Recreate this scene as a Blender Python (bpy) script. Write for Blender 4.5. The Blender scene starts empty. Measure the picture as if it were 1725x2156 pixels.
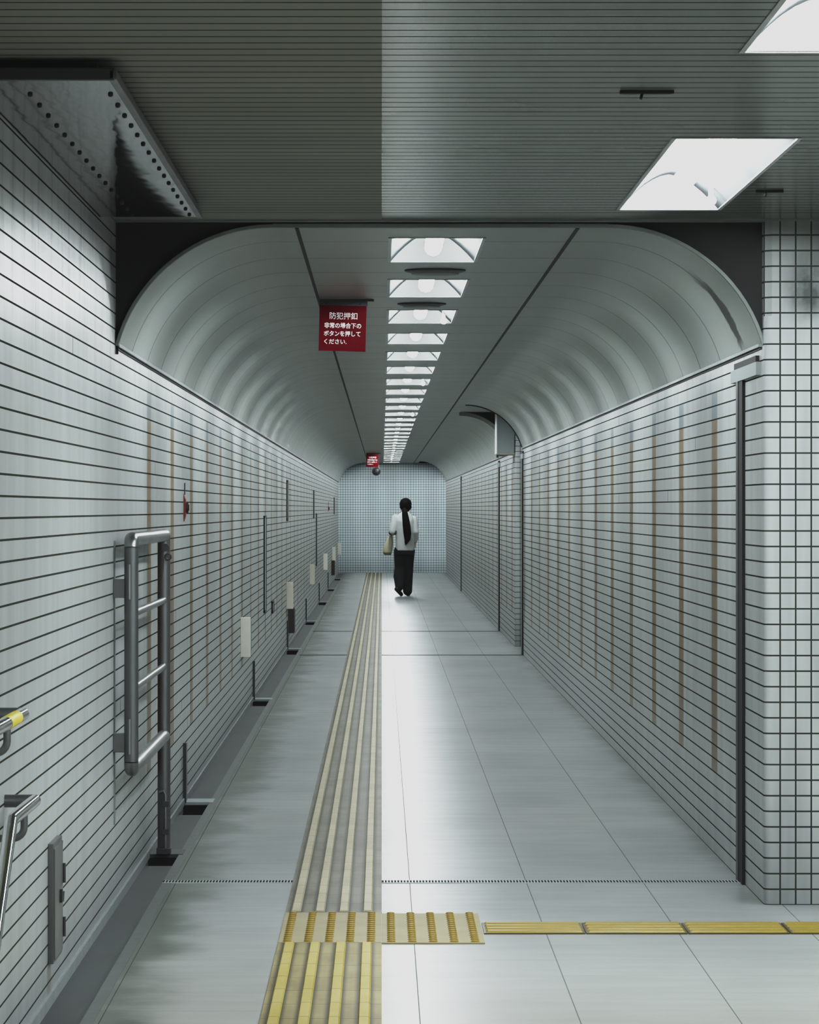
import bpy, bmesh, math, random
from mathutils import Vector, Matrix
random.seed(7)
PI = math.pi
scene = bpy.context.scene
COL = scene.collection

# ------------------------------------------------------------------ dimensions (metres)
CAM_Z = 1.48
XL, XR = -1.0, 1.43            # left / right tunnel walls
Y0, Y1 = 15.35, 94.3           # tunnel start / end wall
ZC = 2.535                     # tunnel flat ceiling
ZH = 2.56                      # hall ceiling
ZS = 2.09                      # springline of the vault
YP = 15.26                     # face of the tiled pillar wall
GAP0, GAP1, GAP2 = 41.43, 43.9, 44.6
TP = 0.0582                    # wall tile pitch

# ------------------------------------------------------------------ node helper
class N:
    def __init__(s, g, sock): s.g, s.s = g, sock
    def _m(s, op, o=None, c=None):
        n = s.g.nt.nodes.new('ShaderNodeMath'); n.operation = op
        s.g.put(n.inputs[0], s)
        if o is not None: s.g.put(n.inputs[1], o)
        if c is not None: s.g.put(n.inputs[2], c)
        return N(s.g, n.outputs[0])
    def __add__(s, o): return s._m('ADD', o)
    def __sub__(s, o): return s._m('SUBTRACT', o)
    def __mul__(s, o): return s._m('MULTIPLY', o)
    def __truediv__(s, o): return s._m('DIVIDE', o)
    def fract(s): return s._m('FRACT')
    def floor(s): return s._m('FLOOR')
    def abs(s): return s._m('ABSOLUTE')
    def lt(s, o): return s._m('LESS_THAN', o)
    def gt(s, o): return s._m('GREATER_THAN', o)
    def max(s, o): return s._m('MAXIMUM', o)
    def min(s, o): return s._m('MINIMUM', o)
    def inv(s): return (s * -1.0) + 1.0
    def sm(s, a, b, lo=0.0, hi=1.0):
        n = s.g.nt.nodes.new('ShaderNodeMapRange'); n.interpolation_type = 'SMOOTHSTEP'
        s.g.put(n.inputs[0], s)
        for i, v in enumerate((a, b, lo, hi)): n.inputs[1 + i].default_value = v
        return N(s.g, n.outputs[0])

class Mat:
    def __init__(s, name, col=(.5, .5, .5), rough=.5, metal=0.0, spec=.5):
        s.m = bpy.data.materials.new(name); s.m.use_nodes = True
        s.nt = s.m.node_tree
        s.b = s.nt.nodes['Principled BSDF']
        s.b.inputs['Base Color'].default_value = (*col, 1)
        s.b.inputs['Roughness'].default_value = rough
        s.b.inputs['Metallic'].default_value = metal
        s.b.inputs['Specular IOR Level'].default_value = spec
        s._pos = s._nor = None
    def put(s, sock, v):
        if isinstance(v, N): s.nt.links.new(v.s, sock)
        elif isinstance(v, (tuple, list)): sock.default_value = (*v, 1) if len(v) == 3 and sock.type == 'RGBA' else v
        else: sock.default_value = v
    def geo(s):
        g = s.nt.nodes.new('ShaderNodeNewGeometry')
        for a, k in (('p', 'Position'), ('n', 'Normal')):
            x = s.nt.nodes.new('ShaderNodeSeparateXYZ'); s.nt.links.new(g.outputs[k], x.inputs[0])
            setattr(s, a, tuple(N(s, x.outputs[i]) for i in range(3)))
    def vec(s, x, y, z):
        c = s.nt.nodes.new('ShaderNodeCombineXYZ')
        for i, v in enumerate((x, y, z)): s.put(c.inputs[i], v)
        return N(s, c.outputs[0])
    def noise(s, v, scale=1.0, detail=2.0, rough=.5):
        n = s.nt.nodes.new('ShaderNodeTexNoise'); s.put(n.inputs['Vector'], v)
        n.inputs['Scale'].default_value = scale; n.inputs['Detail'].default_value = detail
        n.inputs['Roughness'].default_value = rough
        return N(s, n.outputs[0])
    def white(s, v):
        n = s.nt.nodes.new('ShaderNodeTexWhiteNoise'); s.put(n.inputs['Vector'], v)
        return N(s, n.outputs[0])
    def mix(s, f, a, b, blend='MIX'):
        n = s.nt.nodes.new('ShaderNodeMix'); n.data_type = 'RGBA'; n.blend_type = blend
        s.put(n.inputs[0], f); s.put(n.inputs[6], a); s.put(n.inputs[7], b)
        return N(s, n.outputs[2])
    def bump(s, h, strength=.2, dist=.01):
        n = s.nt.nodes.new('ShaderNodeBump'); s.put(n.inputs['Height'], h)
        n.inputs['Strength'].default_value = strength; n.inputs['Distance'].default_value = dist
        s.nt.links.new(n.outputs[0], s.b.inputs['Normal'])
    def set(s, **k):
        for a, v in k.items(): s.put(s.b.inputs[a.replace('_', ' ')], v)
        return s

def speck(name, col, rough=.5, metal=0.0, var=.12, scale=20.0, spec=.5):
    """plain surface with a little procedural unevenness"""
    m = Mat(name, col, rough, metal, spec); m.geo()
    n = m.noise(m.vec(*m.p), scale, 3.0)
    c = m.mix(n, tuple(v * (1 - var) for v in col), tuple(min(1, v * (1 + var)) for v in col))
    m.set(Base_Color=c)
    return m.m

# ------------------------------------------------------------------ materials
TILE = (.445, .47, .462)
def wall_mat(name, bands=True, bright=1.0, vjoint=.10, tint=(1, 1, 1)):
    m = Mat(name, TILE, .2); m.geo(); x, y, z = m.p; nx, ny, nz = m.n
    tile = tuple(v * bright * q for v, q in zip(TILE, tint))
    zz = z / TP
    fz = zz.fract(); hw = .052
    jz = (fz - .5).abs().gt(.5 - hw)
    front = ny.abs().gt(.6)
    fx = ((x - 1.489) / TP).fract(); jx = (fx - .5).abs().gt(.5 - hw) * front
    fy = (y / TP).fract(); jy = (fy - .5).abs().gt(.5 - hw) * front.inv() * vjoint
    # glaze variation: streaks that run down the wall, and per tile
    near = y.sm(16.0, 34.0, 1.0, 0.0)
    st = (m.noise(m.vec(x * 9.0, y * 4.5, z * .9), 1.0, 3.0, .6) - .5) * near + .5
    st2 = m.noise(m.vec(x * 3.0, y * 0.35, z * .7), 1.0, 0.0)
    v = st.sm(.25, .75, .82, 1.10) * st2.sm(.3, .7, .94, 1.04)
    # soot low down; shade painted into the upper front-facing tiles
    rust = (y - 12.27).abs().lt(.07) * z.lt(.125) * x.lt(0.0) * st
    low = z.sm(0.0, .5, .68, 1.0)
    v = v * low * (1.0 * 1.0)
    topshade = front * z.sm(1.95, 2.5) * .35
    v = v * topshade.inv()
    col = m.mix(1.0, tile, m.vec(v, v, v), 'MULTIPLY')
    if bands:
        k = (((y - 17.55) / 1.945 + .5).fract() - .5).abs().lt(.15 / 1.945)
        k = k * z.gt(TP * 6) * z.lt(TP * 34) * y.gt(16.6) * front.inv() * nz.abs().lt(.5)
        bn = m.noise(m.vec(x, y * .3, z * 2.2), 1.0, 2.0)
        br = m.mix(bn, (.15, .095, .045), (.20, .15, .09))
        bc = m.mix(z.gt(TP * 32), br, (.17, .21, .24))
        col = m.mix(k, col, bc)
    col = m.mix(rust, col, (.12, .085, .045))
    pn = m.noise(m.vec(x * 16.0, y, z * 11.0), 1.0, 3.0, .6)
    smut = ((x - 1.60).abs()).sm(.0, .13, 1.0, 0.0) * ((z - 2.31).abs()).sm(.0, .17, 1.0, 0.0) * front * y.lt(16.0)
    col = m.mix((pn * smut * 1.9).min(.85), col, (.05, .058, .056))
    # black damp streaks right below the vault edge
    ds = m.noise(m.vec(x * 14.0, y * 6.0, z * 1.2), 1.0, 3.0, .7).sm(.50, .72) * z.sm(1.80, 2.08)
    ds = ds * front.inv() * near
    col = m.mix(ds * .55, col, (.06, .07, .07))
    # single cracked / open vertical joints, here and there
    cr = m.white(m.vec(x.floor(), (y / .6).floor(), zz.floor())).gt(.988)
    crk = cr * ((y / .6).fract().lt(.06)) * front.inv() * y.lt(40.0)
    j = jz.max(jx)
    col = m.mix(jy, col, (.10, .11, .10))
    gr = m.noise(m.vec(x, y, z), 3.0, 2.0)
    gcol = m.mix(gr, (.035, .045, .042), (.07, .07, .055))
    col = m.mix(j.max(crk), col, gcol)
    m.set(Base_Color=col, Roughness=(j * .5) + .30)
    m.set(Specular_IOR_Level=(j.inv()) * .5)
    return m.m

def floor_mat():
    m = Mat('polished_floor_tile', (.5, .52, .5), .2); m.geo(); x, y, z = m.p
    W = .4625; L = .455
    ux = (x - .1107) / W; uy = (y - 15.22) / L
    fx, fy = ux.fract(), uy.fract()
    jx = (fx - .5).abs().gt(.5 - .0035)
    jy = (fy - .5).abs().gt(.5 - .004)
    jn = m.white(m.vec(ux.floor(), uy.floor(), 0.0))
    big = m.noise(m.vec(x * 1.2, y * .45, 0.0), 1.0, 3.0)
    fine = m.noise(m.vec(x * 2.0, y * 7.0, 1.0), 1.0, 3.0)
    v = big.sm(.3, .7, .86, 1.05) * fine.sm(.3, .7, .90, 1.04) * (jn * .05 + .975)
    base = m.mix(1.0, (.365, .388, .382), m.vec(v, v, v), 'MULTIPLY')
    base = m.mix(y.sm(9.0, 15.5, .55, 0.0), base, (.47, .43, .365))
    # grime creeping in from the gutter and the right wall
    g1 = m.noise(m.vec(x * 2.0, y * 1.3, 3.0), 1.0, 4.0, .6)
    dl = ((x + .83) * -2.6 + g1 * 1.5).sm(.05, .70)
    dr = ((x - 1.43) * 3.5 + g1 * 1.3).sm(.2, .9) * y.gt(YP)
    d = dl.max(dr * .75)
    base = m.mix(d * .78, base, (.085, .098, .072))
    col = m.mix(jx * .75, base, (.07, .075, .075))
    col = m.mix(jy * (jn.gt(.3)) * .7, col, (.10, .11, .10))
    wear = m.noise(m.vec(x * 1.6, y * 1.1, 8.0), 1.0, 3.0)
    r = wear.sm(.2, .8, .29, .32)
    r = r.max(jx * .6)
    m.set(Base_Color=col, Roughness=r, Specular_IOR_Level=.055)
    wav = m.noise(m.vec(x * 1.0, y * 2.0, 0.0), 1.0, 2.0)
    m.bump(wav, .05, .02)
    return m.m

def slat_mat(name, col, rough, metal):
    m = Mat(name, col, rough, metal); m.geo(); x, y, z = m.p
    u = y / .1263; f = u.fract()
    j = (f - .5).abs().gt(.5 - .055)
    pn = m.white(m.vec((x / 2.4).floor(), u.floor(), 0.0))
    n = m.noise(m.vec(x * .8, y * 1.5, 0.0), 1.0, 3.0)
    v = (pn * .08 + .95) * n.sm(.3, .7, .93, 1.06)
    c = m.mix(1.0, col, m.vec(v, v, v), 'MULTIPLY')
    edge = y.gt(15.02).inv()
    c = m.mix(j * edge, c, (.012, .013, .012))
    m.set(Base_Color=c, Roughness=(j * edge).max(rough), Specular_IOR_Level=.06)
    # slightly crowned slats
    pass
    return m.m

def vault_mat():
    m = Mat('vault_enamel_panel', (.4, .43, .41), .36, .0); m.geo(); x, y, z = m.p
    u = (y - 15.09) / 1.055
    j = (u.fract() - .5).abs().gt(.5 - .017)
    pn = m.white(m.vec(u.floor(), x.gt(.2), 1.0))
    n = m.noise(m.vec(x * 1.2, y * .9, z * 1.2), 1.0, 3.0)
    v = (pn * .08 + .95) * n.sm(.3, .7, .92, 1.05)
    flat = z.sm(ZC - .16, ZC - .01)  # painted shade: flat top coloured darker than the curved sides
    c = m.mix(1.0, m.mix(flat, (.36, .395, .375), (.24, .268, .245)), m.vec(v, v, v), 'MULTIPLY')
    jn = m.noise(m.vec(x * 2.0, y * .7, z * 2.0), 1.0, 2.0).sm(.35, .6, .6, .95)
    c = m.mix(j * jn, c, (.012, .012, .012))
    # peeling black patch on the right haunch near the mouth
    dn = m.noise(m.vec(x * 9.0, y * 5.0, z * 7.0), 1.0, 4.0, .7)
    line = ((y - 16.12).abs()).sm(.0, .30, 1.0, 0.0)
    dz = z.sm(2.10, 2.16) * z.sm(2.33, 2.44, 1.0, 0.0)
    pd = (line * .55 + dn * .85).sm(.72, .84) * dz * x.gt(1.0)
    c = m.mix(pd, c, (.022, .022, .02))
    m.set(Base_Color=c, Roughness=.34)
    bow = ((u.fract() - .5) * (u.fract() - .5)) * -1.0
    pass
    return m.m

def steel_mat(name, col=(.42, .43, .42), rough=.28, metal=1.0):
    m = Mat(name, col, rough, metal); m.geo()
    n = m.noise(m.vec(*m.p), 6.0, 0.0)
    m.set(Roughness=n.sm(.2, .8, rough * .93, rough * 1.07))
    return m.m

def tray_mat():
    m = Mat('wavy_mirror_steel', (.30, .31, .31), .05, 1.0); m.geo(); x, y, z = m.p
    n = m.noise(m.vec(x * 8.0, y * 1.7, 0.0), 1.0, 2.0)
    m.bump(n, .22, .012)
    m.set(Roughness=.06)
    return m.m

def gutter_mat():
    m = Mat('gutter_cover', (.09, .10, .10), .55); m.geo(); x, y, z = m.p
    n = m.noise(m.vec(x * 6.0, y * 1.6, 0.0), 1.0, 4.0)
    c = m.mix(n, (.03, .034, .034), (.07, .077, .077))
    m.set(Base_Color=c, Roughness=.5)
    return m.m

def grate_mat():
    m = Mat('slotted_drain', (.5, .52, .52), .35, .2); m.geo(); x, y, z = m.p
    s = (x / .0124).fract().lt(.62) * ((y - 16.19).abs().lt(.046))
    c = m.mix(s, (.50, .53, .53), (.006, .006, .006))
    m.set(Base_Color=c, Roughness=s.max(.35), Metallic=0.0)
    return m.m

def tactile_mat(name, a, b, rough=.45, bar_shade=False):
    m = Mat(name, a, rough); m.geo(); x, y, z = m.p
    n = m.noise(m.vec(x * 6.0, y * 2.0, 0.0), 1.0, 4.0, .6)
    c = m.mix(n.sm(.3, .7), a, b)
    j = ((y - 14.92) / .3443).fract()
    jj = (j - .5).abs().gt(.5 - .012)
    c = m.mix(jj * .7, c, (.05, .045, .02))
    if bar_shade:  # shade painted into the base colour alongside each raised bar
        d = None
        for cx in (-.314, -.2265, -.139, -.0515):
            q = (x - cx).abs().sm(.017, .036, 1.0, 0.0)
            d = q if d is None else d.max(q)
        c = m.mix(d * .92, c, (.035, .033, .026))
    m.set(Base_Color=c, Roughness=rough, Specular_IOR_Level=.04)
    return m.m

def emit(name, col, s):
    m = Mat(name, (1, 1, 1), .5)
    m.set(Emission_Color=col, Emission_Strength=s)
    return m.m

M = {}
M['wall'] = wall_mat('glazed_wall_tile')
M['wall_end'] = wall_mat('glazed_end_tile', bands=False, bright=1.95, tint=(.93, .99, 1.05))  # tile colour lifted and cooled to stand in for stronger light
M['floor'] = floor_mat()
M['slatR'] = slat_mat('satin_ceiling_slats', (.18, .20, .18), .20, .0)
M['slatL'] = slat_mat('matt_ceiling_slats', (.25, .262, .232), .6, .0)
M['vault'] = vault_mat()
M['black'] = speck('black_recess_shade', (.017, .018, .018), .7)
M['pit'] = speck('dark_pit', (.008, .007, .006), .9)
M['groove'] = speck('dark_groove', (.018, .018, .017), .7)
M['cornice'] = speck('weathered_cornice', (.20, .225, .215), .5, 0, .35, 6.0)
M['steel'] = steel_mat('brushed_steel', (.30, .31, .31), .36)
M['steel_dark'] = steel_mat('dark_brushed_steel', (.20, .205, .205), .38, .85)
M['chrome'] = steel_mat('polished_steel', (.62, .63, .63), .14)
M['tray'] = tray_mat()
M['rivet'] = speck('black_rivet', (.012, .012, .012), .5)
M['gutter'] = gutter_mat()
M['kerb'] = speck('grey_kerb_stone', (.11, .118, .112), .45, 0, .25, 9.0)
M['skirt'] = speck('pale_skirting', (.24, .265, .26), .5, 0, .3, 8.0)
M['grate'] = grate_mat()
M['tact_far'] = tactile_mat('worn_tactile_base', (.15, .14, .11), (.22, .205, .16), bar_shade=True)
M['bar_far'] = tactile_mat('worn_tactile_bar', (.40, .365, .25), (.48, .44, .32))
M['tact_near'] = tactile_mat('yellowed_tactile_base', (.23, .19, .09), (.33, .28, .135), bar_shade=True)
M['bar_near'] = tactile_mat('yellow_tactile_bar', (.40, .33, .09), (.46, .385, .14))
M['tact_pad'] = speck('beige_warning_base', (.34, .30, .185), .5, 0, .15, 5.0, spec=.05)
M['dot'] = speck('ochre_dot', (.25, .175, .03), .45, 0, .15, 9.0, spec=.15)
M['yellow'] = speck('yellow_block', (.29, .215, .028), .38, 0, .18, 9.0)
M['yellow_lo'] = speck('yellow_block_base', (.085, .062, .008), .45, 0, .18, 9.0)
M['reflector'] = speck('grey_reflector', (.055, .061, .064), .5, 0, .03, spec=.1)
M['reflector_end'] = speck('pale_reflector_end', (.30, .305, .295), .5, 0, .03, spec=.1)
M['lampframe'] = speck('lamp_frame_grey', (.42, .45, .45), .4, 0, .05)
TUBE_E = 113.0
M['tube'] = emit('lit_tube', (.925, .98, 1.0), TUBE_E)
M['bulb'] = emit('frosted_bulb', (.95, 1.0, 1.0), .5)
M['red'] = speck('red_enamel', (.095, .002, .006), .5, 0, .1, 4.0, spec=.05)
M['letter'] = speck('white_letters', (.78, .78, .76), .5, 0, .02)
M['dkred'] = speck('dark_red_plastic', (.14, .016, .012), .4)
M['darkmetal'] = speck('dark_metal', (.05, .053, .053), .45)
M['white'] = speck('cream_white_plastic', (.93, .92, .82), .45, 0, .04)
M['whiteb'] = speck('bright_white_plastic', (.85, .86, .85), .4, 0, .03)
M['brown'] = speck('dark_brown_metal', (.045, .036, .032), .5)
M['greybox'] = speck('grey_box_paint', (.24, .275, .27), .5, 0, .06, 3.0)
M['tan'] = speck('tan_edge', (.35, .30, .20), .5)
M['pale_panel'] = speck('pale_grey_plate', (.34, .38, .39), .4)
M['tape'] = speck('yellow_tape', (.62, .52, .07), .5)
M['skin'] = speck('skin', (.50, .34, .26), .55)
M['shirt'] = speck('pale_grey_cotton', (.56, .58, .57), .85, 0, .1, 14.0)
M['cuff'] = speck('dark_grey_cuff', (.10, .115, .11), .85, 0, .15, 20.0)
M['trouser'] = speck('black_cotton', (.010, .010, .011), .9)
M['hair'] = speck('black_hair', (.006, .0055, .0055), .7, 0, .3, 60.0, .08)
M['shoe'] = speck('black_leather', (.010, .010, .010), .5)
M['eye'] = speck('dark_eye', (.02, .015, .012), .2)
M['lip'] = speck('lip', (.42, .18, .16), .5)
M['canvas'] = speck('cream_canvas', (.66, .63, .46), .85, 0, .1, 12.0)
M['canvas_lo'] = speck('grey_green_canvas', (.24, .27, .20), .85, 0, .15, 12.0)

# ------------------------------------------------------------------ mesh helper
class MB:
    def __init__(s): s.v, s.f, s.mi = [], [], []
    def quad(s, *pts, m=0):
        i = len(s.v); s.v += [tuple(p) for p in pts]; s.f.append(tuple(range(i, i + len(pts)))); s.mi.append(m); return s
    def box(s, x0, x1, y0, y1, z0, z1, m=0):
        i = len(s.v)
        s.v += [(x, y, z) for z in (z0, z1) for y in (y0, y1) for x in (x0, x1)]
        for f in ((0, 2, 3, 1), (4, 5, 7, 6), (0, 1, 5, 4), (2, 6, 7, 3), (0, 4, 6, 2), (1, 3, 7, 5)):
            s.f.append(tuple(i + k for k in f)); s.mi.append(m)
        return s
    def frustum(s, x0, x1, y0, y1, z0, z1, dx, dy, m=0):
        i = len(s.v)
        s.v += [(x0, y0, z0), (x1, y0, z0), (x0, y1, z0), (x1, y1, z0),
                (x0 + dx, y0 + dy, z1), (x1 - dx, y0 + dy, z1), (x0 + dx, y1 - dy, z1), (x1 - dx, y1 - dy, z1)]
        for f in ((0, 2, 3, 1), (4, 5, 7, 6), (0, 1, 5, 4), (2, 6, 7, 3), (0, 4, 6, 2), (1, 3, 7, 5)):
            s.f.append(tuple(i + k for k in f)); s.mi.append(m)
        return s
    def rings(s, rings, m=0, cap=True, closed=True):
        n = len(rings[0]); i0 = len(s.v)
        for r in rings: s.v += [tuple(p) for p in r]
        for a in range(len(rings) - 1):
            for k in range(n if closed else n - 1):
                k2 = (k + 1) % n
                s.f.append((i0 + a * n + k, i0 + a * n + k2, i0 + (a + 1) * n + k2, i0 + (a + 1) * n + k)); s.mi.append(m)
        if cap and closed:
            s.f.append(tuple(i0 + k for k in reversed(range(n)))); s.mi.append(m)
            b = i0 + (len(rings) - 1) * n
            s.f.append(tuple(b + k for k in range(n))); s.mi.append(m)
        return s
    def tube(s, pts, r, seg=16, m=0, cap=True):
        pts = [Vector(p) for p in pts]
        rs = r if isinstance(r, (list, tuple)) else [r] * len(pts)
        out = []; up = None
        for i, p in enumerate(pts):
            a = pts[max(0, i - 1)]; b = pts[min(len(pts) - 1, i + 1)]
            t = (b - a).normalized()
            if up is None:
                up = Vector((0, 0, 1)) if abs(t.z) < .9 else Vector((1, 0, 0))
            u = (up - t * up.dot(t)).normalized(); w = t.cross(u); up = u
            out.append([p + (u * math.cos(2 * PI * k / seg) + w * math.sin(2 * PI * k / seg)) * rs[i] for k in range(seg)])
        return s.rings(out, m, cap)
    def capsule(s, a, b, ra, rb, seg=20, m=0, flat=1.0):
        a, b = Vector(a), Vector(b); d = b - a; L = max(d.length, 1e-5); t = d / L
        pts, rs = [], []
        for k in range(6):
            q = (k + .35) / 6.35 * PI / 2
            pts.append(a - t * ra * math.cos(q)); rs.append(ra * math.sin(q))
        pts.append(a); rs.append(ra); pts.append(b); rs.append(rb)
        for k in range(6):
            q = PI / 2 - (k + 1) / 6.35 * PI / 2
            pts.append(b + t * rb * math.cos(q)); rs.append(rb * math.sin(q))
        return s.tube(pts, rs, seg, m)
    def ell(s, c, rx, ry, rz, seg=24, m=0):
        out = []
        for i in range(1, 16):
            q = -PI / 2 + PI * i / 16
            out.append([(c[0] + rx * math.cos(q) * math.cos(2 * PI * k / seg), c[1] + ry * math.cos(q) * math.sin(2 * PI * k / seg), c[2] + rz * math.sin(q)) for k in range(seg)])
        return s.rings(out, m)
    def build(s, name, mats, parent=None, smooth=False, bevel=0, label=None, cat=None, group=None, kind=None, loc=None, fix=True):
        me = bpy.data.meshes.new(name); me.from_pydata(s.v, [], s.f)
        for mt in (mats if isinstance(mats, (list, tuple)) else [mats]): me.materials.append(mt)
        for p, k in zip(me.polygons, s.mi): p.material_index = k
        if fix:
            b = bmesh.new(); b.from_mesh(me); bmesh.ops.recalc_face_normals(b, faces=b.faces)
            if bevel:
                bmesh.ops.remove_doubles(b, verts=b.verts, dist=1e-5)
                bmesh.ops.bevel(b, geom=[e for e in b.edges if e.is_manifold and e.calc_face_angle(0) > .6], offset=bevel, segments=2, affect='EDGES', profile=.6)
            b.to_mesh(me); b.free()
        if smooth:
            for p in me.polygons: p.use_smooth = True
            try: me.set_sharp_from_angle(angle=math.radians(40))
            except Exception: pass
        o = bpy.data.objects.new(name, me); COL.objects.link(o)
        if parent is not None: o.parent = parent
        if loc is not None: o.location = loc
        tag(o, label, cat, group, kind)
        return o

def tag(o, label=None, cat=None, group=None, kind=None):
    if label: o['label'] = label
    if cat: o['category'] = cat
    if group: o['group'] = group
    if kind: o['kind'] = kind
    return o

def thing(name, loc, label, cat, group=None, rz=0.0):
    o = bpy.data.objects.new(name, None); COL.objects.link(o)
    o.location = loc; o.rotation_euler = (0, 0, rz); o.empty_display_size = .1
    return tag(o, label, cat, group)

def copy_tree(o, parent=None):
    c = o.copy(); COL.objects.link(c)
    if parent is not None: c.parent = parent
    for ch in list(o.children): copy_tree(ch, c)
    return c

def struct(mb, name, mats, **k):
    return mb.build(name, mats, kind='structure', fix=k.pop('fix', True), **k)

ORD = ['first', 'second', 'third', 'fourth', 'fifth', 'sixth', 'seventh', 'eighth', 'ninth', 'tenth', 'eleventh', 'twelfth',
       'thirteenth', 'fourteenth', 'fifteenth', 'sixteenth', 'seventeenth', 'eighteenth', 'nineteenth', 'twentieth', 'twenty-first',
       'twenty-second', 'twenty-third', 'twenty-fourth', 'twenty-fifth', 'twenty-sixth', 'twenty-seventh', 'twenty-eighth']

# ------------------------------------------------------------------ SETTING
HX = 7.0                      # hall reaches this far to the right
YB = -7.0                     # hall back
# floor (gutter strip left open)
f = MB()
f.quad((-.83, YB, 0), (HX, YB, 0), (HX, YP + .05, 0), (-.83, YP + .05, 0))
f.quad((-.83, YP + .05, 0), (XR + .05, YP + .05, 0), (XR + .05, Y1, 0), (-.83, Y1, 0))
f.quad((XR + .05, GAP0 - .05, 0), (4.2, GAP0 - .05, 0), (4.2, GAP1 + .05, 0), (XR + .05, GAP1 + .05, 0))
f.quad((XR + .05, 90.9, 0), (8.0, 90.9, 0), (8.0, Y1, 0), (XR + .05, Y1, 0))
struct(f, 'floor', M['floor'], fix=False)
# kerb between floor and gutter
struct(MB().box(-.868, -.83, YB, Y1, -.25, .001), 'trim_1', M['kerb'])
# gutter with open drain pits
PITS = [(17.08, 17.46), (19.92, 20.56), (30.90, 31.66), (41.8, 43.0), (52.5, 53.6), (63.3, 64.8), (74.0, 75.5), (85.2, 86.6)]
g = MB(); y = YB
for a, b in PITS:
    g.quad((XL, y, -.014), (-.868, y, -.014), (-.868, a, -.014), (XL, a, -.014))
    g.quad((XL, b, -.25), (-.868, b, -.25), (-.868, b, -.014), (XL, b, -.014), m=1)
    g.quad((XL, a, -.25), (-.868, a, -.25), (-.868, a, -.014), (XL, a, -.014), m=1)
    g.quad((XL, a, -.25), (-.868, a, -.25), (-.868, b, -.25), (XL, b, -.25), m=1)
    g.quad((-.8685, a, -.25), (-.8685, b, -.25), (-.8685, b, -.02), (-.8685, a, -.02), m=1)
    y = b
g.quad((XL, y, -.014), (-.868, y, -.014), (-.868, Y1, -.014), (XL, Y1, -.014))
struct(g, 'gutter', [M['gutter'], M['pit']], fix=False)
for i, (a, b) in enumerate(PITS):   # thin plate along the far rim of each pit
    struct(MB().box(XL, -.85, b, b + .25, -.012, .003), 'trim_%d' % (10 + i), M['pale_panel'] if i else M['darkmetal'])
# left wall
w = MB()
w.quad((XL, YB, -.25), (XL, Y0, -.25), (XL, Y0, ZH + .05), (XL, YB, ZH + .05))
w.quad((XL, Y0, -.25), (XL, Y1, -.25), (XL, Y1, ZS + .02), (XL, Y0, ZS + .02))
struct(w, 'wall_left', M['wall'], fix=False)
struct(MB().box(XL, XL + .008, YB, Y1, -.014, .022), 'baseboard_left', M['skirt'])
# right wall with bullnose corners, pillar face towards the hall
def corner_wall(y0, y1, xfar, name, ztop, back=True):
    r = .028; w = MB()
    pts = [(xfar, y0), (XR + r, y0)]
    for k in range(1, 9):
        q = k / 8 * PI / 2
        pts.append((XR + r - r * math.sin(q), y0 + r - r * math.cos(q)))
    if back:
        for k in range(0, 9):
            q = k / 8 * PI / 2
            pts.append((XR + r - r * math.cos(q), y1 - r + r * math.sin(q)))
        pts.append((xfar, y1))
    else:
        pts.append((XR, y1))
    w.rings([[(px, py, -.02) for px, py in pts], [(px, py, ztop) for px, py in pts]], cap=False, closed=False)
    return w
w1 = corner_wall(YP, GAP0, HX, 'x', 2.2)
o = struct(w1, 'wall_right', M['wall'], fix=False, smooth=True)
w2 = corner_wall(GAP1, 91.0, 4.2, 'x', 2.2)
struct(w2, 'wall_right_far', M['wall'], fix=False, smooth=True)
# upper part of the pillar wall facing the hall
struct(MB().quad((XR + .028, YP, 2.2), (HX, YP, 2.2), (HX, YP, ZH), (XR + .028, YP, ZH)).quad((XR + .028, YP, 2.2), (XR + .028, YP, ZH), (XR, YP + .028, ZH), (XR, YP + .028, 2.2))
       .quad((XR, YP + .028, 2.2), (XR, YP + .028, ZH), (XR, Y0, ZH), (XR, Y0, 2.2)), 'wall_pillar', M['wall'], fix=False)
# end wall
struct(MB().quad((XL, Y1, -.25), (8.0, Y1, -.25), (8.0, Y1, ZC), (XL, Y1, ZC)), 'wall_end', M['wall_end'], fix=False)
# unseen rest of the hall and the side passage
h = MB()
h.quad((XL, YB, 0), (HX, YB, 0), (HX, YB, ZH), (XL, YB, ZH))
h.quad((HX, YB, 0), (HX, YP, 0), (HX, YP, ZH), (HX, YB, ZH))
struct(h, 'wall_back', M['wall_end'], fix=False)
struct(MB().quad((4.2, GAP0, 0), (4.2, GAP1, 0), (4.2, GAP1, ZC), (4.2, GAP0, ZC)).quad((8.0, 90.9, 0), (8.0, Y1, 0), (8.0, Y1, ZC), (8.0, 90.9, ZC)).quad((4.2, 91.0, 0), (8.0, 91.0, 0), (8.0, 91.0, ZC), (4.2, 91.0, ZC)), 'wall_side_passage', M['wall_end'], fix=False)

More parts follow.
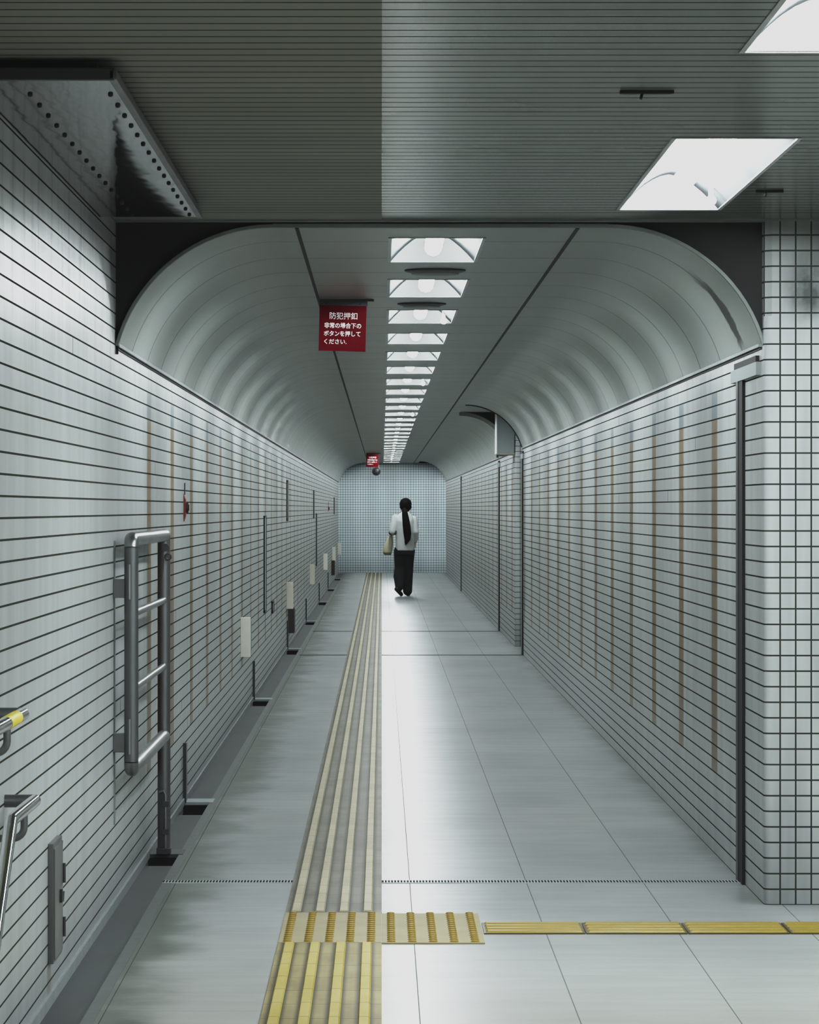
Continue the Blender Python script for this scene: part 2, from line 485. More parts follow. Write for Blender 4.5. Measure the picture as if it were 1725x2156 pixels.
# hall ceiling: left matt slats / right satin slats with lamp cut-outs
LAMP_W, LAMP_L = .38, 1.56
HALL_L = 2.85
HALL_X = 1.035
hall_lamps = [13.315 - 5.08 * k for k in range(4)]
tun_lamps = [16.67 + 2.885 * k for k in range(26)] + [92.7]
TX = .216
def holed(x0, x1, y0, y1, z, hx0, hx1, centres, L, mb):
    mb.quad((x0, y0, z), (hx0, y0, z), (hx0, y1, z), (x0, y1, z))
    mb.quad((hx1, y0, z), (x1, y0, z), (x1, y1, z), (hx1, y1, z))
    y = y0
    for c in sorted(centres):
        mb.quad((hx0, y, z), (hx1, y, z), (hx1, c - L / 2, z), (hx0, c - L / 2, z)); y = c + L / 2
    mb.quad((hx0, y, z), (hx1, y, z), (hx1, y1, z), (hx0, y1, z))
    return mb
struct(MB().quad((XL, YB, ZH), (0, YB, ZH), (0, Y0 - .02, ZH), (XL, Y0 - .02, ZH)), 'ceiling_hall_left', M['slatL'], fix=False)
mb = holed(0, 2.5, YB, Y0 - .02, ZH, HALL_X - LAMP_W / 2, HALL_X + LAMP_W / 2, hall_lamps, HALL_L, MB())
holed(2.5, HX, YB, Y0 - .02, ZH, 2.9 - LAMP_W / 2, 2.9 + LAMP_W / 2, (11.9, 6.4, .6), HALL_L, mb)
struct(mb, 'ceiling_hall_right', M['slatR'], fix=False)
struct(MB().box(XL, HX, Y0 - .10, Y0 - .02, ZH - .006, ZH + .03), 'trim_2', M['cornice'])
# tunnel ceiling + vault
R = .60; CLX, CRX = -.41, .85; CZ = ZC - R
aend = math.acos((ZS - CZ) / R)
def arc(cx, sgn, n=18):
    return [(cx + sgn * R * math.sin(aend * k / n), CZ + R * math.cos(aend * k / n)) for k in range(n + 1)]
AL, AR = arc(CLX, -1), arc(CRX, 1)
def strip(pts, y0, y1, mb):
    return mb.rings([[(x, y0, z) for x, z in pts], [(x, y1, z) for x, z in pts]], cap=False, closed=False)
v = MB()
strip(AL, Y0, Y1, v)
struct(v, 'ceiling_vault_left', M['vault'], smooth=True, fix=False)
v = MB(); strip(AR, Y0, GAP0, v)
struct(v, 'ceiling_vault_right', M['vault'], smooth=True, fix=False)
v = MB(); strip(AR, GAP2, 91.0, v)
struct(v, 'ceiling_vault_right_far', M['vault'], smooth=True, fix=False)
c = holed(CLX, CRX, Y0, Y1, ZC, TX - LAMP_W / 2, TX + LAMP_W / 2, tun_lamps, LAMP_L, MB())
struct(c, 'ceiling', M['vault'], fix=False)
struct(MB().quad((CRX, GAP0, ZC), (4.2, GAP0, ZC), (4.2, GAP2, ZC), (CRX, GAP2, ZC)).quad((XR, 91.0, ZC + .002), (8.0, 91.0, ZC + .002), (8.0, Y1, ZC + .002), (XR, Y1, ZC + .002)).quad((XR, 91.0, 2.2), (8.0, 91.0, 2.2), (8.0, 91.0, ZC + .01), (XR, 91.0, ZC + .01)), 'ceiling_side_passage', M['vault'], fix=False)
# dark longitudinal grooves
struct(MB().box(-.326, -.312, Y0, Y1, ZC - .003, ZC + .01), 'trim_3', M['groove'])
struct(MB().box(.730, .744, Y0, Y1, ZC - .003, ZC + .01), 'trim_4', M['groove'])
# arch rims and springline cornices
def rim(pts, y0, y1, t, name, mat):
    cx = CLX if pts[-1][0] < 0 else CRX
    outer = []
    for x, z in pts:
        d = Vector((x - cx, z - CZ)).normalized(); outer.append((x + d.x * t, z + d.y * t))
    mb = MB(); ring = pts + outer[::-1]
    mb.rings([[(x, y0, z) for x, z in ring], [(x, y1, z) for x, z in ring]])
    struct(mb, name, mat)
rim(AL, Y0 - .03, Y0 + .01, .012, 'trim_5', M['cornice'])
rim(AR, Y0 - .03, Y0 + .01, .012, 'trim_6', M['cornice'])
rim([(CRX + (x - CRX) * (R - .009) / R, CZ + (z - CZ) * (R - .009) / R) for x, z in AR], GAP0 - .01, GAP0 + .06, .025, 'trim_7', M['groove'])
ARi = [(CRX + (x - CRX) * (R - .04) / R, CZ + (z - CZ) * (R - .04) / R) for x, z in AR]
rim(ARi, GAP2 - .005, GAP2 + .35, .04, 'trim_26', M['vault'])
struct(MB().box(CLX, CRX, Y0 - .03, Y0 + .01, ZC, ZC + .014), 'trim_8', M['cornice'])
for nm, x0, x1, ya, yb in (('trim_20', XL, XL + .014, Y0, Y1), ('trim_21', XR - .014, XR, Y0, GAP0), ('trim_22', XR - .014, XR, GAP1, 91.0)):
    struct(MB().box(x0, x1, ya, yb, ZS - .002, ZS + .010), nm, M['cornice'])
for nm, x0, x1, ya, yb in (('trim_23', XL, XL + .005, Y0, Y1), ('trim_24', XR - .005, XR, Y0, GAP0), ('trim_25', XR - .005, XR, GAP1, 91.0)):
    struct(MB().box(x0, x1, ya, yb, ZS - .010, ZS - .002), nm, M['groove'])
# spandrel walls around the arch mouths, coloured near black as unlit shade
def spandrel(pts, xw, yy, ztop, mb):
    for a, b in zip(pts[:-1], pts[1:]):
        mb.quad((a[0], yy, a[1]), (b[0], yy, b[1]), (b[0], yy, ztop), (a[0], yy, ztop))
    e = pts[-1]
    mb.quad((e[0], yy, ZS - .03), (xw, yy, ZS - .03), (xw, yy, ztop), (e[0], yy, ztop))
    return mb
s = MB(); spandrel(AL, XL, Y0, ZH + .02, s); spandrel(AR, XR + .06, Y0, ZH + .02, s)
s.quad((CLX, Y0, ZC), (CRX, Y0, ZC), (CRX, Y0, ZH + .02), (CLX, Y0, ZH + .02))
struct(s, 'wall_arch_mouth', M['black'], fix=False)
s = MB(); spandrel(AR, XR + .06, GAP2, ZC + .02, s)
struct(s, 'wall_arch_second', M['black'], fix=False)
struct(MB().quad((XR, GAP1 + .028, 2.2), (XR, GAP2, 2.2), (XR, GAP2, ZC), (XR, GAP1 + .028, ZC)).quad((XR, GAP1 + .028, 2.2), (4.2, GAP1 + .028, 2.2), (4.2, GAP1 + .028, ZC), (XR, GAP1 + .028, ZC))
       .quad((XR, GAP0, 2.2), (4.2, GAP0, 2.2), (4.2, GAP0, ZC), (XR, GAP0, ZC)), 'wall_passage_head', M['wall_end'], fix=False)
# unseen slab added above everything to keep stray light out
struct(MB().box(-2.5, 8.0, YB - 1, Y1 + 1, 3.0, 3.1), 'light_block_slab', M['black'])
# expansion joint strip on the left wall
struct(MB().box(XL, XL + .004, 15.23, 15.28, .30, 1.36), 'trim_9', M['greybox'])

# ------------------------------------------------------------------ shutter guides (dark vertical slots) on the right wall + sill tracks
for i, (yy, wdt) in enumerate(((16.14, .15), (41.28, .14), (49.5, .16), (73.2, .16))):
    if i == 1: lab = 'dark vertical shutter guide at the edge of the side passage opening'
    elif i == 0: lab = 'dark tall shutter guide slot beside the near tiled pillar corner'
    elif i == 2: lab = 'shutter guide slot with pale strip past the side passage pillar'
    else: lab = 'thin dark shutter guide slot farthest down the right wall'
    t = thing('shutter_guide', (XR, yy, 0), lab, 'shutter guide', 'shutter guides on the right wall')
    MB().box(-.012, .0, -wdt / 2, wdt / 2, 0, 2.0).build('guide_channel', M['groove'], t)
    MB().box(-.016, .0, wdt / 2, wdt / 2 + .09, 0, 2.0).build('guide_cover', M['skirt'] if i else M['darkmetal'], t)
    MB().box(-.017, .0, -wdt / 2 - .65 if i == 0 else -.3, wdt / 2 + .32, 1.985, 2.035).build('guide_cap', M['greybox'] if i < 3 else M['darkmetal'], t)
    MB().box(-.014, .0, -wdt / 2 - .60 if i == 0 else -.2, wdt / 2 + .20, 2.035, 2.06).build('guide_hood', M['groove'], t)
for yy in (41.28, 49.3):
    MB().box(-.83, XR, yy - .06, yy + .06, -.01, .0025).build('shutter_sill', M['groove'],
        label='dark floor track line across the %s' % ('tunnel at the side passage' if yy < 45 else 'far floor just past the side passage'), cat='floor track')
for a, b, lab in ((-.868, -.352, 'slotted floor drain left of the tactile strip'), (0.0, XR, 'slotted floor drain right of the tactile strip reaching the wall')):
    MB().box(a, b, 16.19 - .055, 16.19 + .055, -.03, .003).build('floor_drain', M['grate'], label=lab, cat='drain')

# ------------------------------------------------------------------ lamps
def reflector_mesh(W, L, H, name):
    mb = MB(); n = 12; prof = []
    for k in range(n + 1):
        u = -1 + 2 * k / n
        prof.append((u * (W / 2 - .012), H * (1 - abs(u) ** 1.7)))
    mb.rings([[(x, -L / 2, z) for x, z in prof], [(x, L / 2, z) for x, z in prof]], cap=False, closed=False)
    for yy in (-L / 2, L / 2):
        mb.quad(*[(x, yy, z) for x, z in prof], m=1)
    return mb
def tube_mesh(L, r=.036, z=.042):
    return MB().capsule((0, -L / 2, z), (0, L / 2, z), r, r, 10)
def frame_mesh(W, L):
    mb = MB(); t = .013
    for sx in (-1, 1):
        mb.box(sx * W / 2 - (t if sx > 0 else 0), sx * W / 2 + (t if sx < 0 else 0), -L / 2, L / 2, -.003, .012)
    for sy in (-1, 1):
        mb.box(-W / 2, W / 2, sy * L / 2 - (.01 if sy > 0 else 0), sy * L / 2 + (.01 if sy < 0 else 0), -.003, .012)
    return mb
def bulb_part(parent, x, y):
    e = MB().tube([(x, y, .08), (x, y, .02)], .010, 10).build('emergency_bulb', M['whiteb'], parent, smooth=True)
    e2 = MB().ell((x, y, .004), .019, .019, .019, 16).build('bulb_globe', M['bulb'], e, smooth=True)
    e['label'] = 'small round emergency bulb'
first = None
for k, yc in enumerate(tun_lamps):
    bl = k in (2, 6, 10)
    lab = 'bright recessed tube lamp%s, %s from the arch mouth in the tunnel row' % (' with small bulb' if bl else '', ORD[k])
    if first is None:
        first = thing('ceiling_lamp', (TX, yc, ZC), lab, 'ceiling lamp', 'recessed lamps along the tunnel ceiling')
        reflector_mesh(LAMP_W, LAMP_L - .034, .125, '').build('reflector', [M['reflector'], M['reflector_end']], first, smooth=True)
        tube_mesh(LAMP_L - .60).build('lamp_tube', M['tube'], first, smooth=True)
        frame_mesh(LAMP_W, LAMP_L).build('frame', M['lampframe'], first)
        t = first
    else:
        t = copy_tree(first); t.location = (TX, yc, ZC); t['label'] = lab
    t['_b'] = bl
for t in [o for o in COL.objects if o.name.startswith('ceiling_lamp')]:
    if t.get('_b'): bulb_part(t, .135, .62)
    del t['_b']
firsth = None
for k, yc in enumerate(hall_lamps):
    labs = ['long recessed twin tube lamp in the slatted ceiling before the arch', 'long recessed twin tube lamp cut by the top right corner',
            'long recessed lamp above the photographer', 'long recessed lamp behind the photographer']
    if firsth is None:
        firsth = thing('hall_lamp', (HALL_X, yc, ZH), labs[0], 'ceiling lamp', 'long recessed lamps in the hall ceiling')
        reflector_mesh(LAMP_W, HALL_L - .034, .125, '').build('reflector', [M['reflector'], M['reflector_end']], firsth, smooth=True)
        for s_ in (-1, 1):
            MB().capsule((0, s_ * .64 - .57, .046), (0, s_ * .64 + .57, .046), .035, .035, 10).build('lamp_tube', M['tube'], firsth, smooth=True)
        frame_mesh(LAMP_W, HALL_L).build('frame', M['lampframe'], firsth)
        t = firsth
    else:
        t = copy_tree(firsth); t.location = (HALL_X, yc, ZH); t['label'] = labs[k]
bulb_part(firsth, .125, 1.05)
# unseen lamp row added further right to light the pillar face and floor
for k, yc in enumerate((11.9, 6.4, 0.6)):
    t = copy_tree(firsth); t.location = (2.9, yc, ZH)
    for ch in list(t.children):
        if ch.name.startswith('emergency'):
            for g2 in list(ch.children): bpy.data.objects.remove(g2)
            bpy.data.objects.remove(ch)
    t['label'] = 'added unseen long lamp in the right hand hall row, %s from the pillar wall' % ORD[k]
    t['group'] = 'added unseen lamps in the right hand hall row'

for (src, px, yy, lab) in ((1, 3.05, 93.3, 'added unseen long lamp nearest the end wall in the passage turning right'), (1, 3.05, 91.9, 'second added unseen long lamp in the passage turning right before the end wall'), (0, 3.0, 42.7, 'added unseen recessed lamp inside the right hand side passage')):  # unseen lamps added to brighten the end wall and side passage
    t = copy_tree(firsth if src else first); t.location = (px, yy, ZC - .012); t.rotation_euler = (0, 0, PI / 2); t['label'] = lab; t['group'] = 'added unseen lamps in the side passages'
    for ch in list(t.children):
        if ch.name.startswith('emergency'):
            for g2 in list(ch.children): bpy.data.objects.remove(g2)
            bpy.data.objects.remove(ch)
# round speakers / detectors between lamps
for k, (yy, d, lab) in enumerate(((18.05, .27, 'round dark rimmed ceiling plate between the first and second tunnel lamps'), (21.0, .25, 'round dark ceiling plate between the second and third tunnel lamps'))):
    t = thing('ceiling_speaker', (TX + .02 - .03 * k, yy, ZC), lab, 'ceiling speaker', 'round plates between the tunnel lamps')
    prof = [(d / 2, 0), (d / 2, -.006), (d / 2 - .02, -.012)]
    mb = MB(); mb.rings([[(r * math.cos(2 * PI * i / 40), r * math.sin(2 * PI * i / 40), z) for i in range(40)] for r, z in prof])
    mb.build('rim', M['darkmetal'], t, smooth=True)
    prof = [(d / 2 - .025, -.010), (d / 2 - .032, -.020)]
    mb = MB(); mb.rings([[(r * math.cos(2 * PI * i / 40), r * math.sin(2 * PI * i / 40), z) for i in range(40)] for r, z in prof])
    mb.build('cover_disc', M['cornice'], t, smooth=True)
# small dark ceiling fittings in the hall
for (px, yy, w, lab) in ((.685, 10.55, .140, 'slim black ceiling bar with a short stub, left of the lamps'), (1.315, 13.85, .095, 'small dark ceiling fitting right of the long lamp')):
    t = thing('ceiling_fitting', (px, yy, ZH), lab, 'ceiling fitting')
    MB().box(-w / 2, w / 2, -.012, .012, -.009, 0).build('bar', M['groove'], t, bevel=.002)
    MB().tube([(-.012, 0, -.006), (-.016, -.01, -.022)], .004, 10).build('stub', M['groove'], t)

# ------------------------------------------------------------------ mirror steel drip tray under the hall ceiling
t = thing('drip_tray', (-.82, 12.0, 2.5), 'mirror polished steel drip tray with rivet rows under the ceiling at left', 'drip tray')
zt = 1.48 + 1.03 - 2.5
MB().box(-.18, .173, -2.2, 2.42, zt, zt + .004).build('tray_sheet', M['tray'], t)
MB().box(-.18, .18, -2.225, -2.2, zt - .004, zt + .026).build('end_lip', M['darkmetal'], t, bevel=.003)
MB().box(.165, .185, -2.225, 2.44, zt - .003, zt + .022).build('side_lip', M['steel_dark'], t, bevel=.004)
for sx in (-.15, .10):
    MB().box(sx, sx + .03, -2.1, 2.1, zt + .004, ZH - 2.5).build('hanger_rail', M['darkmetal'], t)
rv = None
for cx in (-.054, .146):
    for k in range(16):
        if rv is None:
            mb = MB(); mb.rings([[(r * math.cos(2 * PI * i / 14), r * math.sin(2 * PI * i / 14), z) for i in range(14)] for r, z in ((.0065, 0), (.0062, -.004), (.0035, -.0065))])
            rv = mb.build('rivet', M['rivet'], t, smooth=True); q = rv
        else:
            q = rv.copy(); COL.objects.link(q); q.parent = t
        q.location = (cx, 10.15 + .277 * k - 12.0, zt)

# ------------------------------------------------------------------ tactile paving
def bars(parent, y0, y1, mat, nm='raised_bar'):
    for x in (-.314, -.2265, -.139, -.0515):
        MB().frustum(x - .0185, x + .0185, y0, y1, .004, .010, .005, .004).build(nm, mat, parent)
t = thing('tactile_strip', (0, 0, 0), 'worn beige tactile guide strip with four ridges running down the tunnel', 'tactile paving')
MB().box(-.352, 0, 14.93, Y1 - .15, -.01, .0045).build('base_plate', M['tact_far'], t)
bars(t, 14.95, Y1 - .2, M['bar_far'])
t = thing('tactile_strip', (0, 0, 0), 'yellow tactile guide strip with four ridges in the foreground', 'tactile paving')
MB().box(-.352, 0, -4.0, 13.89, -.01, .0045).build('base_plate', M['tact_near'], t)
bars(t, -4.0, 13.87, M['bar_near'])
def pad(x0, cols, y0, y1, lab):
    t = thing('warning_pad', (x0, y0, 0), lab, 'tactile paving', 'dotted warning pads')
    MB().box(0, .351, .001, y1 - y0, -.01, .005).build('base_plate', M['tact_pad'], t)
    first = None
    for cx in cols:
        for r in range(15):
            if first is None:
                mb = MB(); mb.rings([[(q * math.cos(2 * PI * i / 16), q * math.sin(2 * PI * i / 16), z) for i in range(16)] for q, z in ((.0165, .004), (.012, .0095), (.009, .0105))])
                first = mb.build('raised_dot', M['dot'], t, smooth=True); d = first
            else:
                d = first.copy(); COL.objects.link(d); d.parent = t
            d.location = (cx - x0, .034 + r * .0688, 0)
pad(-.352, [-.335 + .0715 * k + .012 for k in range(5)], 13.89, 14.925, 'dotted warning pad set across the guide strip')
pad(0.0, [.0246 + .0715 * k + .008 for k in range(5)], 13.88, 14.89, 'dotted warning pad right of the guide strip, joined to the yellow line')
YB_ = None
for k, lab in enumerate(('first yellow ridged guide block beside the dotted pad', 'second yellow ridged guide block from the dotted pad',
                         'third yellow ridged guide block from the dotted pad, before the pillar', 'yellow ridged guide block at the right edge, in front of the pillar', 'yellow ridged guide block beyond the right edge of view')):
    lx = .356 + .356 * k
    if YB_ is None:
        YB_ = thing('guide_block', (lx, 14.20, 0), lab, 'tactile paving', 'yellow blocks of the crosswise guide line')
        MB().box(0, .352, 0, .36, -.01, .0045).build('base_plate', M['yellow_lo'], YB_)
        for q in range(4):
            yy = .045 + .09 * q
            MB().frustum(.008, .346, yy - .026, yy + .026, .004, .0105, .006, .008).build('raised_bar', M['yellow'], YB_)
        t = YB_
    else:
        t = copy_tree(YB_); t.location = (lx, 14.20, 0); t['label'] = lab

# ------------------------------------------------------------------ swing gate folded along the left wall
GX = -.932
t = thing('swing_gate', (GX, 15.2, 0), 'grey steel tube swing gate with two rungs folded against the left wall', 'gate')
L = 2.28; r = .0265; zt_, zb_ = 1.366, .508
MB().tube([(0, 0, zb_ + .03), (0, 0, zt_ - .03)], r, 24).build('hinge_stile', M['steel_dark'], t, smooth=True)
def elbow(cz, s):   # rounded corner from the stile into the rail
    return [(0, .0 + .03 * (1 - math.cos(q)), cz + s * (-.03 + .03 * math.sin(q))) for q in [PI / 2 * k / 6 for k in range(7)]]
MB().tube(elbow(zt_, 1) + [(0, L, zt_)], r, 24).build('top_rail', M['steel'], t, smooth=True)
MB().tube(elbow(zb_, -1) + [(0, L, zb_)], r, 24).build('bottom_rail', M['steel'], t, smooth=True)
MB().tube([(0, L, .03), (0, L, zt_)], r * 1.04, 24).build('free_stile', M['steel_dark'], t, smooth=True)
for z in (1.088, .806):
    MB().tube([(0, .01, z), (0, L - .01, z)], .0145, 16).build('rung', M['steel'], t, smooth=True)
for z in (1.183, .608):
    b = MB().box(-.068, -.012, -.006, .045, z - .035, z + .035).build('wall_bracket', M['steel_dark'], t, bevel=.002)
    MB().tube([(-.006, -.024, z - .04), (-.006, -.024, z + .09)], .007, 12).build('hinge_pin', M['steel'], b, smooth=True)
# latch ring and drop bolt on the free stile
lt = MB().tube([(.008, L - .029, 1.315), (.008, L - .045, 1.315)], .016, 18).build('latch', M['darkmetal'], t, smooth=True)
pts = [(.02 + .012 * math.cos(2 * PI * k / 18), L - .04, 1.275 + .012 * math.sin(2 * PI * k / 18)) for k in range(19)]
MB().tube(pts, .004, 8, cap=False).build('latch_ring', M['darkmetal'], lt, smooth=True)
MB().tube([(.004, L - .036, 1.27), (-.003, L - .034, 1.18)], .003, 8).build('latch_pin', M['steel'], lt)
db = MB().tube([(-.02, L - .038, .268), (.0, L - .040, .275), (.008, L - .040, .262), (.008, L - .040, .012)], .0075, 12).build('drop_bolt', M['steel_dark'], t, smooth=True)
for z in (.22, .10):
    MB().box(-.008, .024, L - .05, L - .024, z - .012, z + .012).build('bolt_keeper', M['darkmetal'], t, bevel=.002)
MB().box(-.03, .03, L - .05, L + .03, .004, .03).build('foot_plate', M['darkmetal'], t, bevel=.003)

# ------------------------------------------------------------------ handrails at the left edge
RX = -.922
def rail(z, yend, ybend, lab, tape):
    t = thing('handrail', (RX, yend, z), lab, 'handrail', 'wall handrails at the left edge')
    rr = .0172
    MB().tube([(-.078, 0, 0), (-.02, 0, 0), (0, 0, 0)], rr, 20).build('wall_return', M['steel_dark'], t, smooth=True)
    a = math.radians(30); yb = ybend - yend
    MB().tube([(0, .012, 0), (0, yb + .01, 0), (0, yb - .01, -.004), (0, yb - .75, -.75 * math.tan(a))], rr, 20).build('grip_tube', M['chrome'], t, smooth=True)
    by = -.30 if not tape else -.42
    MB().tube([(0, by, -.012), (0, by, -.045)] + [(-.03 + .03 * math.cos(q), by, -.045 - .03 * math.sin(q)) for q in [PI / 2 * k / 6 for k in range(1, 7)]] + [(-.078, by, -.075)], .0095, 14).build('bracket', M['steel_dark'], t, smooth=True)
    if tape:
        MB().tube([(0, -.17, 0), (0, -.46, 0)], rr + .0007, 20).build('tape_band', M['tape'], t, smooth=True)
rail(.953, 10.47, 9.55, 'upper shiny steel handrail end with a yellow tape band', True)
rail(.705, 10.83, 10.16, 'lower shiny steel handrail bending down at the left edge', False)

# ------------------------------------------------------------------ small steel wall cabinet
t = thing('wall_cabinet', (XL, 12.23, .116), 'small flat steel wall cabinet with padlock low on the left wall', 'cabinet')
MB().box(0, .017, 0, .33, 0, .36).build('case', M['steel_dark'], t, bevel=.002)
d = MB().box(.017, .021, .015, .315, .012, .345).build('door', M['steel'], t, bevel=.001)
for z in (.08, .245):
    MB().tube([(.023, .322, z - .03), (.023, .322, z + .03)], .006, 10).build('hinge', M['darkmetal'], t, smooth=True)
pl = MB().box(.021, .028, .20, .225, .165, .205).build('hasp', M['darkmetal'], d, bevel=.001)
MB().tube([(.028, .23, .165), (.030, .235, .195), (.028, .24, .165)], .0025, 8).build('padlock', M['chrome'], d)

# ------------------------------------------------------------------ signs
def text_mesh(body, size, bold=0.0):
    cu = bpy.data.curves.new('t', 'FONT'); cu.body = body; cu.size = size; cu.offset = bold; cu.extrude = .0003
    cu.align_x = 'LEFT'; cu.resolution_u = 3
    o = bpy.data.objects.new('t', cu); COL.objects.link(o)
    bpy.context.view_layer.update()
    dg = bpy.context.evaluated_depsgraph_get()
    me = bpy.data.meshes.new_from_object(o.evaluated_get(dg))
    bpy.data.objects.remove(o); bpy.data.curves.remove(cu)
    return me
def fit_text(body, x0, x1, z0, z1, y, parent, mat, bold):
    me = text_mesh(body, .03, bold)
    xs = [v.co.x for v in me.vertices]; ys = [v.co.y for v in me.vertices]
    sx = (x1 - x0) / (max(xs) - min(xs)); sy = (z1 - z0) / (max(ys) - min(ys)); mx, my = min(xs), min(ys)
    for v in me.vertices:
        v.co = ((v.co.x - mx) * sx + x0, y - v.co.z, (v.co.y - my) * sy + z0)
    me.materials.clear(); me.materials.append(mat)
    o = bpy.data.objects.new('lettering', me); COL.objects.link(o); o.parent = parent
    return o
SG = thing('hanging_sign', (-.1935, 20.57, ZC), 'red hanging sign with four lines of white Japanese text, nearer one', 'sign', 'red hanging signs')
SG.rotation_euler = (0, math.radians(1.5), 0)
S = .1183
MB().box(-S, S, -.003, .003, -.262, -.028).build('sign_plate', M['red'], SG, bevel=.001)
MB().box(-S, S + .004, -.006, .006, -.032, -.008).build('top_clamp', M['darkmetal'], SG, bevel=.001)
MB().box(-S - .005, S + .036, -.012, .012, -.008, .003).build('ceiling_bar', M['darkmetal'], SG, bevel=.001)
for sx in (-.085, .085):
    MB().tube([(sx, -.010, -.024), (sx, -.004, -.024)], .004, 10).build('bolt', M['groove'], SG)
k = .2366 / 1210.0   # sign width over crop pixels
def sx_(px): return (px - 770) * k
def sz_(py): return -.028 - (py - 490) * (.234 / 1205.0)
for body, a, b, c_, d_ in (('防犯押釦', 430, 1142, 868, 688), ('非常の場合下の', 300, 1248, 1104, 958), ('ボタンを押して', 290, 1235, 1310, 1170), ('ください.', 305, 880, 1515, 1385)):
    fit_text(body, sx_(a), sx_(b), sz_(c_), sz_(d_), -.0034, SG, M['letter'], .0 if body[0] == '防' else .0004)
t = copy_tree(SG); t.location = (-.175, 77.4, ZC); t['label'] = 'small red hanging sign far down the tunnel near the end wall'

# call buttons under the signs
def button(yy, lab):
    t = thing('mounted_call_button', (XL, yy, 1.485), lab, 'call button', 'red call buttons on the left wall')
    MB().frustum(-.07, .07, -.06, .06, 0, .010, .03, .02).build('back_plate', M['dkred'], t).rotation_euler = (0, PI / 2, 0)
    h_ = MB().tube([(.006, 0, .0), (.022, 0, .0)], .027, 24).build('button_housing', M['brown'], t, smooth=True)
    MB().tube([(.022, 0, .0), (.026, 0, .0)], .016, 20).build('push_button', M['red'], h_, smooth=True)
    MB().tube([(.004, 0, .066), (.004, 0, .125)], .003, 8).build('conduit', M['darkmetal'], t)
button(20.65, 'red wall call button below the nearer hanging sign')
button(76.2, 'tiny red wall call button far down the left wall')

# surveillance camera below the far sign
t = thing('ceiling_camera', (-.115, 84.0, ZC), 'black round surveillance camera on a white bracket near the end wall', 'camera')
MB().tube([(0, 0, 0), (0, 0, -.20)], .022, 14).build('stem', M['darkmetal'], t, smooth=True)
MB().box(-.05, .05, -.03, .03, -.20, -.145).build('bracket', M['whiteb'], t, bevel=.004)
MB().tube([(-.02, .18, -.25), (-.01, .05, -.26), (0, -.06, -.285), (0.004, -.11, -.29)], [.06, .075, .092, .088], 24).build('housing', M['darkmetal'], t, smooth=True)
MB().ell((0.004, -.11, -.29), .075, .03, .075).build('lens_dome', M['rivet'], t, smooth=True)

# ------------------------------------------------------------------ white boxes, drain pipes, notice frames on the left wall
wb = None
for k, yy in enumerate((28.9, 42.8, 56.6, 70.0, 82.5, 92.6)):
    lab = 'white wall box low on the left wall, %s from the camera' % ORD[k] if k else 'nearest and largest white wall box low on the left wall'
    if wb is None:
        wb = thing('wall_light_box', (XL, yy, .43), lab, 'wall box', 'white boxes along the left wall')
        MB().box(.0, .07, .0, .10, 0, .28).build('cover', M['white'], wb, bevel=.003)
        MB().box(.0, .062, .10, .55, .03, .24).build('back_box', M['greybox'], wb, bevel=.002)
        t = wb
    else:
        t = copy_tree(wb); t.location = (XL, yy, .43); t['label'] = lab
dp = None
for k, (a, b) in enumerate(PITS[1:7]):
    lab = 'short grey drain pipe at the foot of the left wall, %s from the gate' % ORD[k]
    if dp is None:
        dp = thing('drain_pipe', (XL, b + .06, 0), lab, 'drain pipe', 'drain pipes over the gutter pits')
        MB().box(0, .014, -.06, .10, -.01, .295).build('pipe_cover', M['steel_dark'], dp, bevel=.004)
        MB().box(0, .016, -.065, -.055, .0, .30).build('cover_edge', M['darkmetal'], dp)
        t = dp
    else:
        t = copy_tree(dp); t.location = (XL, b + .06, 0); t['label'] = lab
for k, (yy, z0, z1, lab) in enumerate(((43.6, .15, .42, 'dark narrow cabinet below the second white wall box'), (81.0, .16, .45, 'dark narrow cabinet far down the left wall near the end'))):
    t = thing('mounted_meter_cabinet', (XL, yy, z0), lab, 'cabinet', 'dark cabinets on the left wall')
    MB().box(0, .062, 0, .5, 0, z1 - z0).build('case', M['brown'], t, bevel=.004)
    MB().box(.062, .068, .03, .47, .02, z1 - z0 - .02).build('door', M['darkmetal'], t, bevel=.002)
for k, (yy, z0, z1, lab) in enumerate(((34.5, .60, 1.42, 'tall thin framed panel at eye level past the first white wall box'), (37.0, .53, .64, 'small dark plate low on the left wall before the second white box'),
                                       (42.8, 1.35, 1.78, 'thin framed panel high above the second white wall box'), (59.5, 1.34, 1.75, 'thin framed panel high above the third white wall box'),
                                       (61.9, .61, 1.41, 'tall thin framed panel past the third white wall box'), (85.0, 1.36, 1.72, 'thin framed panel high near the end wall'))):
    t = thing('notice_frame', (XL, yy, z0), lab, 'notice frame', 'thin framed panels on the left wall')
    H_ = z1 - z0; Ln = .5
    fr = MB()
    fr.box(0, .014, 0, .02, 0, H_); fr.box(0, .014, Ln - .02, Ln, 0, H_); fr.box(0, .014, 0, Ln, 0, .02); fr.box(0, .014, 0, Ln, H_ - .02, H_)
    fr.build('frame', M['darkmetal'], t)
    MB().box(0, .009, .02, Ln - .02, .02, H_ - .02).build('panel', M['pale_panel'], t)

# ------------------------------------------------------------------ grey shutter housing over the side passage pillar
t = thing('shutter_housing', (1.237, GAP1, 2.06), 'grey box hanging under the ceiling at the side passage pillar', 'shutter housing')
MB().box(0, .19, 0, .60, .012, ZC - 2.06).build('housing', M['greybox'], t, bevel=.002)
MB().box(-.004, .194, -.004, .60, 0, .012).build('bottom_edge', M['tan'], t)
MB().box(-.004, .003, -.003, .60, .012, ZC - 2.06).build('edge_angle', M['whiteb'], t)
MB().box(.0, .02, .05, .25, -.03, 0).build('hook', M['darkmetal'], t)
MB().box(.03, .11, .05, .4, -.016, 0).build('mount_plate', M['pale_panel'], t)

